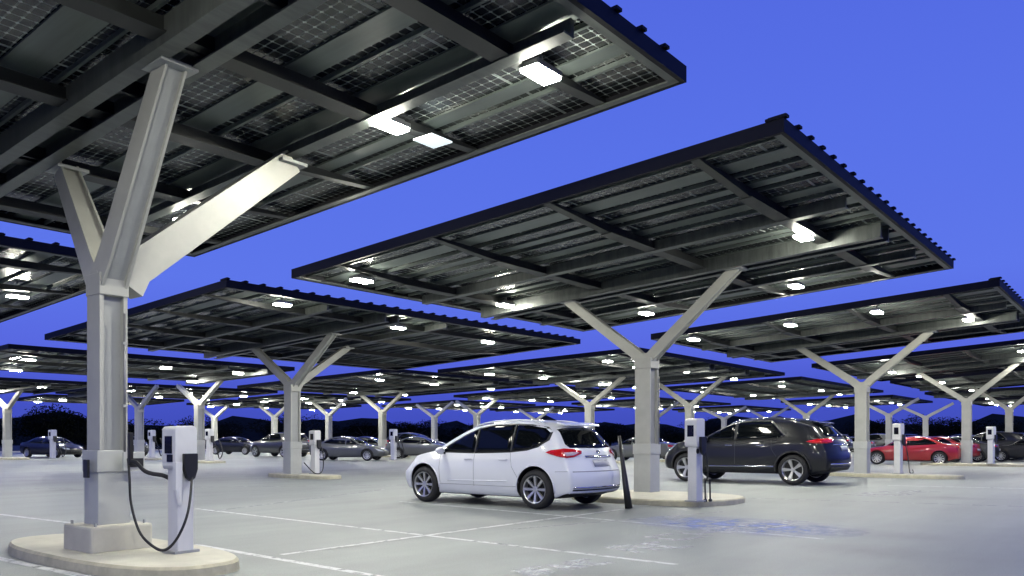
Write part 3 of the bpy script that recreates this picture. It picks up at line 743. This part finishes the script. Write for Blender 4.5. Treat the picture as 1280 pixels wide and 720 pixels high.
    # arch lips
    if q > 1:
        for xw in P['xw']:
            for s in (1, -1):
                bm = bmesh.new(); pts = []
                for k in range(25):
                    a = R(-8) + R(196)*k/24; x, z = xw+(wr+.062)*math.cos(a), wr+.015+(wr+.062)*math.sin(a)
                    h_, n_, i_, _ = bvh.ray_cast(Vector((x, s*3, z)), Vector((0, -s, 0)))
                    if h_ is None: continue
                    pts.append(Vector((x, h_.y+s*.004, z)))
                if len(pts) > 3: tube(bm, pts, .014 if kind == 'mpv' else .026, 6); obj('arch_lip', bm, paint if kind == 'mpv' else M['trim'], root, smooth=True)
    sm = M['seamw'] if paint is M['paint_white'] else M['seam']
    # windows per side; outline (x,z)
    if kind == 'mpv':
        wins = [[(1.02, 1.045), (.70, 1.20), (.38, 1.36), (.10, 1.475), (.10, 1.035)], [(.06, 1.035), (.06, 1.485), (-.3, 1.54), (-.80, 1.555), (-.80, 1.06)],
                [(-.84, 1.065), (-.84, 1.553), (-1.2, 1.54), (-1.5, 1.49), (-1.63, 1.41), (-1.60, 1.28), (-1.42, 1.16), (-1.2, 1.10)]]
    elif kind == 'suv':
        wins = [[(1.02, 1.15), (.72, 1.31), (.42, 1.47), (.15, 1.575), (.15, 1.14)], [(.08, 1.14), (.08, 1.585), (-.3, 1.625), (-.80, 1.62), (-1.16, 1.27), (-1.05, 1.19)]]
    else:
        wins = [[(.92, .95), (.62, 1.12), (.35, 1.26), (.12, 1.33), (.12, .955)], [(.06, .955), (.06, 1.335), (-.3, 1.36), (-.75, 1.31), (-1.15, 1.14), (-1.28, 1.03)]]
    for s in (1, -1):
        d = (0, -s, 0)           # looking inward; s-axis = (-d.y,d.x)=(s,0) -> s*x
        if kind != 'sedan':
            band = [(1.10, 1.02), (.70, 1.225), (.38, 1.39), (.08, 1.505), (-.3, 1.565), (-.80, 1.58), (-1.2, 1.565), (-1.52, 1.515), (-1.68, 1.42), (-1.65, 1.27), (-1.45, 1.14), (-1.2, 1.075), (-.8, 1.035), (.08, 1.01)] if kind == 'mpv' else \
                   [(1.10, 1.13), (.72, 1.335), (.42, 1.495), (.12, 1.605), (-.3, 1.65), (-.83, 1.645), (-1.21, 1.26), (-1.08, 1.165), (.12, 1.115)]
            decal('window_surround', [(s*x, z) for x, z in band], bvh, d, M['trim'], root, .001, .08)
        for wv in wins: decal('window', [(s*x, z) for x, z in wv], bvh, d, M['glass'], root, .005, .08 if q > 1 else .2)
        if q > 1:
            def seam(pts, wd=.008, m=sm, nm='door_seam', off=.003):
                for (p, q_) in zip(pts, pts[1:]):
                    pass
                bm_pts = []
                for (x0, z0), (x1, z1) in zip(pts, pts[1:]):
                    for k in range(8):
                        t = k/8; bm_pts.append((x0+(x1-x0)*t, z0+(z1-z0)*t))
                bm_pts.append(pts[-1]); ptl = []
                for x, z in bm_pts:
                    h_, n_, i_, _ = bvh.ray_cast(Vector((x, s*3, z)), Vector((0, -s, 0)))
                    if h_: ptl.append(h_ + Vector((0, s*(off-wd*.6), 0)))
                if len(ptl) > 2:
                    bm = bmesh.new(); tube(bm, ptl, wd, 6); obj(nm, bm, m, root, smooth=True)
            zl = zb0+.20
            if kind == 'mpv':
                seam([(.98, zl+.02), (1.0, .72), (.98, 1.02)], .006); seam([(.08, zl-.02), (.08, 1.02)], .006); seam([(-.82, 1.04), (-.86, .78), (-1.0, .58), (-1.02, .47)], .006)
                seam([(1.0, zl), (-.98, zl)], .006)
                seam([(.78, .47), (-.75, .50)], .012, paint, 'sill_crease', .006)
                seam([(-1.85, .70), (-2.10, .71)], .005)
            else:
                seam([(.98, zl+.08), (1.0, .8), (.98, 1.12)], .006); seam([(.11, zl+.04), (.11, 1.12)], .006); seam([(-.86, 1.16), (-.88, .9), (-1.0, .72)], .006)
                seam([(.95, .44), (-.93, .46)], .02, M['chrome'], 'sill_trim', .012)
            for xh in ((.22, -.66) if kind == 'mpv' else (.28, -.58)):
                zh = ipl(P['belt'], .5)-.10
                h_, n_, i_, _ = bvh.ray_cast(Vector((xh, s*3, zh)), Vector((0, -s, 0)))
                bm = bmesh.new(); box(bm, xh-.10, xh+.10, h_.y+s*.012-.012, h_.y+s*.012+.012, zh-.014, zh+.014); obj('door_handle', bm, paint if kind == 'mpv' else M['chrome'], root, bevel=.006)
            # mirror
            zm = ipl(P['belt'], .3)+.08
            bm = bmesh.new(); bmesh.ops.create_icosphere(bm, subdivisions=3, radius=1)
            for v in bm.verts: v.co = Vector((.90+v.co.x*(.09 if v.co.x > 0 else .05), s*(W2+.06)+v.co.y*.12, zm+.02+v.co.z*.075))
            mo = obj('mirror', bm, paint, root, smooth=True)
            bm = bmesh.new(); tube(bm, [(.88, s*(W2-.08), zm-.04), (.88, s*(W2+.03), zm)], .02, 8); obj('mirror_stalk', bm, M['trim'], mo)
            # roof rail
            bm = bmesh.new(); zz = roofz; pts = []
            for k in range(12):
                x = .35-1.85*k/11; h_, n_, i_, _ = bvh.ray_cast(Vector((x, s*W2*.66, 4)), Vector((0, 0, -1))); pts.append(h_+Vector((0, 0, .03 if 0 < k < 11 else .0)))
            tube(bm, pts, .014, 6); obj('roof_rail', bm, M['chrome'] if kind == 'suv' else paint, root, smooth=True)
    # front and rear glass
    def rear(name, poly, m, off=.006, step=.08): return decal(name, poly, bvh, (1, 0, 0), m, root, off, step if q > 1 else .2)     # s = +y
    def front(name, poly, m, off=.006, step=.08): return decal(name, poly, bvh, (-1, 0, 0), m, root, off, step if q > 1 else .2)  # s = -y
    def rsym(p): return p + [(-a, b) for a, b in reversed(p)]
    if kind == 'mpv':
        rear('rear_window', rsym([(0, 1.12), (.68, 1.13), (.72, 1.19), (.62, 1.46), (.50, 1.485), (0, 1.50)]), M['glass'])
        front('windscreen', rsym([(0, 1.12), (.70, 1.12), (.56, 1.48), (0, 1.54)]), M['glass'])
        for s in (1, -1):
            d = Vector((1, -s*.85, 0)); 
            g = 1/math.hypot(1, .85)
            # axis s = (-dy, dx) = (s*.85, 1)*g ; corner sits near (-2.15, s*.85)
            c0 = (-2.10*s*.85 + s*.84)*g if True else 0
            def T(du, z): return (c0 + s*du, z)
            pl = [T(-.40, 1.075), T(-.30, 1.10), (c0+s*-.05, 1.115), T(.10, 1.06), T(.08, .99), T(-.05, .95), T(-.20, .97), T(-.36, 1.045)]
            # du: negative -> towards the tail centre for s=+1
            pl = [(c0 - s*a, z) for a, z in ((-.34, 1.045), (-.25, 1.085), (-.05, 1.115), (.16, 1.10), (.30, 1.07), (.29, 1.02), (.12, .96), (-.02, .945), (-.16, .975), (-.28, 1.015))]
            decal('tail_light', pl, bvh, d, M['tail'], root, .014, .05)
            pl = [(c0 - s*a, z) for a, z in ((-.06, 1.04), (.10, 1.05), (.24, 1.04), (.12, .99), (-.02, .975))]
            decal('reversing_light', pl, bvh, d, M['tailc'], root, .020, .05)
            front('headlight', [(s*.50, .78), (s*.80, .84), (s*.74, .70), (s*.50, .68)], M['head'], .01)
        rear('number_plate', [(-.26, .78), (.26, .78), (.26, .91), (-.26, .91)], M['plate'], .012)
        rear('plate_garnish', [(-.42, .945), (.42, .945), (.44, .985), (-.44, .985)], M['chrome'], .014)
        rear('emblem', [(.06*math.cos(a*.5236), 1.045+.035*math.sin(a*.5236)) for a in range(12)], M['chrome'], .016, .3)
        rear('tailgate_seam', [(-.80, .695), (.80, .695), (.80, .71), (-.80, .71)], sm, .004)
        rear('bumper_trim', [(-.80, .40), (.80, .40), (.80, .43), (-.80, .43)], M['chrome'], .012)
        rear('diffuser', [(-.78, .29), (.78, .29), (.80, .385), (-.80, .385)], M['trim'], .008)
        bm = bmesh.new(); box(bm, -1.91, -1.72, -.58, .58, 1.565, 1.60, lambda p: Vector((p.x+.10*abs(p.y), p.y, p.z-.04*p.y*p.y+(.02 if p.x > -1.9 else -.02)))); obj('spoiler', bm, paint, root, bevel=.012)
        front('grille', [(-.45, .48), (.45, .48), (.5, .62), (-.5, .62)], M['trim'], .008)
    elif kind == 'suv':
        rear('rear_window', rsym([(0, 1.22), (.66, 1.23), (.70, 1.28), (.60, 1.48), (.48, 1.52), (0, 1.53)]), M['glass'])
        front('windscreen', rsym([(0, 1.21), (.70, 1.21), (.57, 1.56), (0, 1.62)]), M['glass'])
        for s in (1, -1):
            d = Vector((1, -s*.85, 0)); g = 1/math.hypot(1, .85); c0 = (-2.15*s*.85 + s*.88)*g
            pl = [(c0 - s*a, z) for a, z in ((-.30, 1.10), (-.1, 1.16), (.18, 1.17), (.36, 1.15), (.34, 1.08), (.08, 1.05), (-.20, 1.06))]
            decal('tail_light', pl, bvh, d, M['tail'], root, .014, .05)
            front('headlight', [(s*.5, .90), (s*.82, .96), (s*.76, .84), (s*.5, .82)], M['head'], .01)
        rear('number_plate', [(-.26, .86), (.26, .86), (.26, .99), (-.26, .99)], M['plate'], .012)
        rear('tail_garnish', [(-.6, 1.01), (.6, 1.01), (.6, 1.04), (-.6, 1.04)], M['chrome'], .012)
        rear('bumper_trim', [(-.80, .52), (.80, .52), (.80, .56), (-.80, .56)], M['chrome'], .012)
        rear('diffuser', [(-.78, .38), (.78, .38), (.80, .50), (-.80, .50)], M['trim'], .008)
        bm = bmesh.new(); box(bm, -2.04, -1.84, -.60, .60, 1.60, 1.635, lambda p: Vector((p.x+.10*abs(p.y), p.y, p.z-.04*p.y*p.y+(.01 if p.x > -1.9 else -.03)))); obj('spoiler', bm, paint, root, bevel=.012)
        front('grille', [(-.45, .60), (.45, .60), (.5, .80), (-.5, .80)], M['trim'], .008)
    else:
        rear('rear_window', rsym([(0, 1.10), (.64, 1.10), (.52, 1.32), (0, 1.36)]), M['glass'])
        front('windscreen', rsym([(0, .985), (.68, .985), (.54, 1.28), (0, 1.33)]), M['glass'])
        for s in (1, -1):
            rear('tail_light', [(s*.45, .82), (s*.78, .84), (s*.76, .95), (s*.45, .92)], M['tail'], .01)
            front('headlight', [(s*.46, .63), (s*.78, .70), (s*.72, .58), (s*.48, .55)], M['head'], .01)
        front('grille', [(-.4, .34), (.4, .34), (.42, .5), (-.42, .5)], M['trim'], .008)
        rear('number_plate', [(-.26, .62), (.26, .62), (.26, .74), (-.26, .74)], M['plate'], .012)
    return root
# local +x is the front. front points along +v -> rz = 90 deg
wc = make_car('mpv', 'white people carrier with dark windows parked beside the middle column', 'car', M['paint_white'])
def place(c, x, y, d, rz, s=1.0):
    p = pd(x, d); c.location = (p[0], p[1], .003); c.rotation_euler = (0, 0, rz); c.scale = (s, s, s); return c
place(wc, 633, 0, 17.1, R(90), 1.03)
sc = make_car('suv', 'dark navy sport utility car with chrome sill strip behind the middle island', 'car', M['paint_navy'])
place(sc, 941, 0, 25.2, R(90), 1.13)
sed = make_car('sedan', 'grey saloon facing right between the three-armed column and the next column', 'car', M['paint_silver'], 1)
place(sed, 437, 0, 49, R(-62))
red = make_car('sedan', 'bright red saloon behind the white charging post at right', 'car', M['paint_red'], 1); place(red, 1136, 0, 41.5, R(100))
blk = make_car('sedan', 'dark saloon left of the nearest column on the far side', 'car', M['paint_black'], 1); place(blk, 66, 0, 56, R(-75))
suvf = make_car('suv', 'black tall car behind the pale saloon in the distance', 'car', M['paint_black'], 1); place(suvf, 520, 0, 62, R(-70))
def cc_(src, paint, label, x, d, rz, g=None, s=1):
    c = copy_tree(src); c['label'] = label
    if g: c['group'] = g
    for ch in c.children:
        if ch.name.startswith('body'):
            ch.data = ch.data.copy(); ch.data.materials[0] = paint
    place(c, x, 0, d, R(rz), s); return c
cc_(sed, M['paint_black'], 'low black car with bright roof highlights right of the near charger', 296, 66, -70)
cc_(suvf, M['paint_grey'], 'dark grey car standing behind the three-armed column', 350, 58, 95)
cc_(sed, M['paint_grey'], 'dark car just behind the pale saloon', 462, 60, -60)
cc_(sed, M['paint_silver'], 'pale saloon in front of the black tall car near the white car bonnet', 527, 54, -58)
cc_(sed, M['paint_black'], 'black car seen behind the red saloon', 1150, 53, 95)
cc_(sed, M['paint_maroon'], 'maroon car to the right beyond the red saloon', 1178, 60, 95)
cc_(sed, M['paint_grey'], 'grey car nose next to the column past the red saloon', 1190, 47, 92)
cc_(suvf, M['paint_black'], 'black car behind the slim charger near the right edge', 1232, 50, 92)
cc_(sed, M['paint_black'], 'black car at the right edge', 1290, 46, 92)
cc_(suvf, M['paint_grey'], 'grey car glimpsed behind the right edge column', 1262, 66, 92)
cc_(sed, M['paint_red'], 'second red car partly behind the red saloon and the column past it', 1168, 47, 80)
cc_(sed, M['paint_silver'], 'silver car glimpsed between the middle column and the dark car', 800, 48, 92)
cc_(suvf, M['paint_black'], 'tall dark car half hidden behind the white car roof', 700, 60, 92)
cc_(suvf, M['paint_black'], 'dark car behind the nearest column', 150, 60, -80)
for i, x in enumerate((1030, 1060, 1090, 960, 900, 870, 1125, 1160, 1195, 1235, 1270)):
    cc_(sed if i % 2 else suvf, [M['paint_black'], M['paint_grey'], M['paint_silver']][i % 3], 'small dark car in the far row behind the dark car', x, 74+i*2, 92, 'cars in the far row behind the dark car')

# ---------------------------------------------------------------- far trees
def tree_src(seed, hgt, wid):
    rr = random.Random(seed); r = bpy.data.objects.new('tree', None); COL.objects.link(r)
    bm = bmesh.new(); tube(bm, [(0, 0, -.1), (.1, 0, hgt*.3), (0, .1, hgt*.6)], [.2, .15, .07], 8)
    for k in range(5):
        a = rr.uniform(0, 6.28); tube(bm, [(0, 0, hgt*.3+.1*k), (math.cos(a)*wid*.3, math.sin(a)*wid*.3, hgt*.6+rr.uniform(0, 1))], [.08, .03], 6)
    obj('trunk', bm, M['bark'], r)
    bm = bmesh.new(); lob = [(rr.uniform(-.32, .32)*wid, rr.uniform(-.32, .32)*wid, hgt*rr.uniform(.25, .72), rr.uniform(.2, .34)*wid) for _ in range(9)]
    for k in range(5200):
        lx, ly, lz, lr = rr.choice(lob); v = Vector((rr.gauss(0, 1), rr.gauss(0, 1), rr.gauss(0, 1))).normalized()*lr*rr.uniform(.4, 1.0)**.8
        c = Vector((lx, ly, lz)) + Vector((v.x, v.y, v.z*.8)); c.z = max(.1, min(hgt, c.z)); s = rr.uniform(.06, .15)
        a = Vector((rr.gauss(0, 1), rr.gauss(0, 1), rr.gauss(0, 1))).normalized(); b = a.orthogonal().normalized()
        bm.faces.new([bm.verts.new(c+a*s), bm.verts.new(c+b*s*.6), bm.verts.new(c-a*s), bm.verts.new(c-b*s*.6)])
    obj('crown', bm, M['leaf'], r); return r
srcs = [tree_src(i, 4.6+i*.35, 6.5) for i in range(5)]
pos = [(u, 88+random.uniform(-2, 5)) for u in range(-4, 112, 5)] + [(107+random.uniform(-2, 5), v) for v in range(2, 86, 5)]
used = set()
for i, (u, v) in enumerate(pos):
    k = i % 5; s = srcs[k] if k not in used else copy_tree(srcs[k]); used.add(k)
    s.location = (u, v, -.05); s.rotation_euler = (0, 0, random.uniform(0, 6)); q = random.uniform(.85, 1.12); s.scale = (q*1.15, q*1.15, q*.74)
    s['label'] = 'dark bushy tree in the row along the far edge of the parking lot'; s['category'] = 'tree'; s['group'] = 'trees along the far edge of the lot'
# one taller clump at left
s = copy_tree(srcs[4]); s.location = (*pd(68, 84), 0); s.scale = (1.1, 1.1, .84); s['label'] = 'rounded dark tree rising highest above the tree line at left'; s['category'] = 'tree'
if 'group' in s: del s['group']
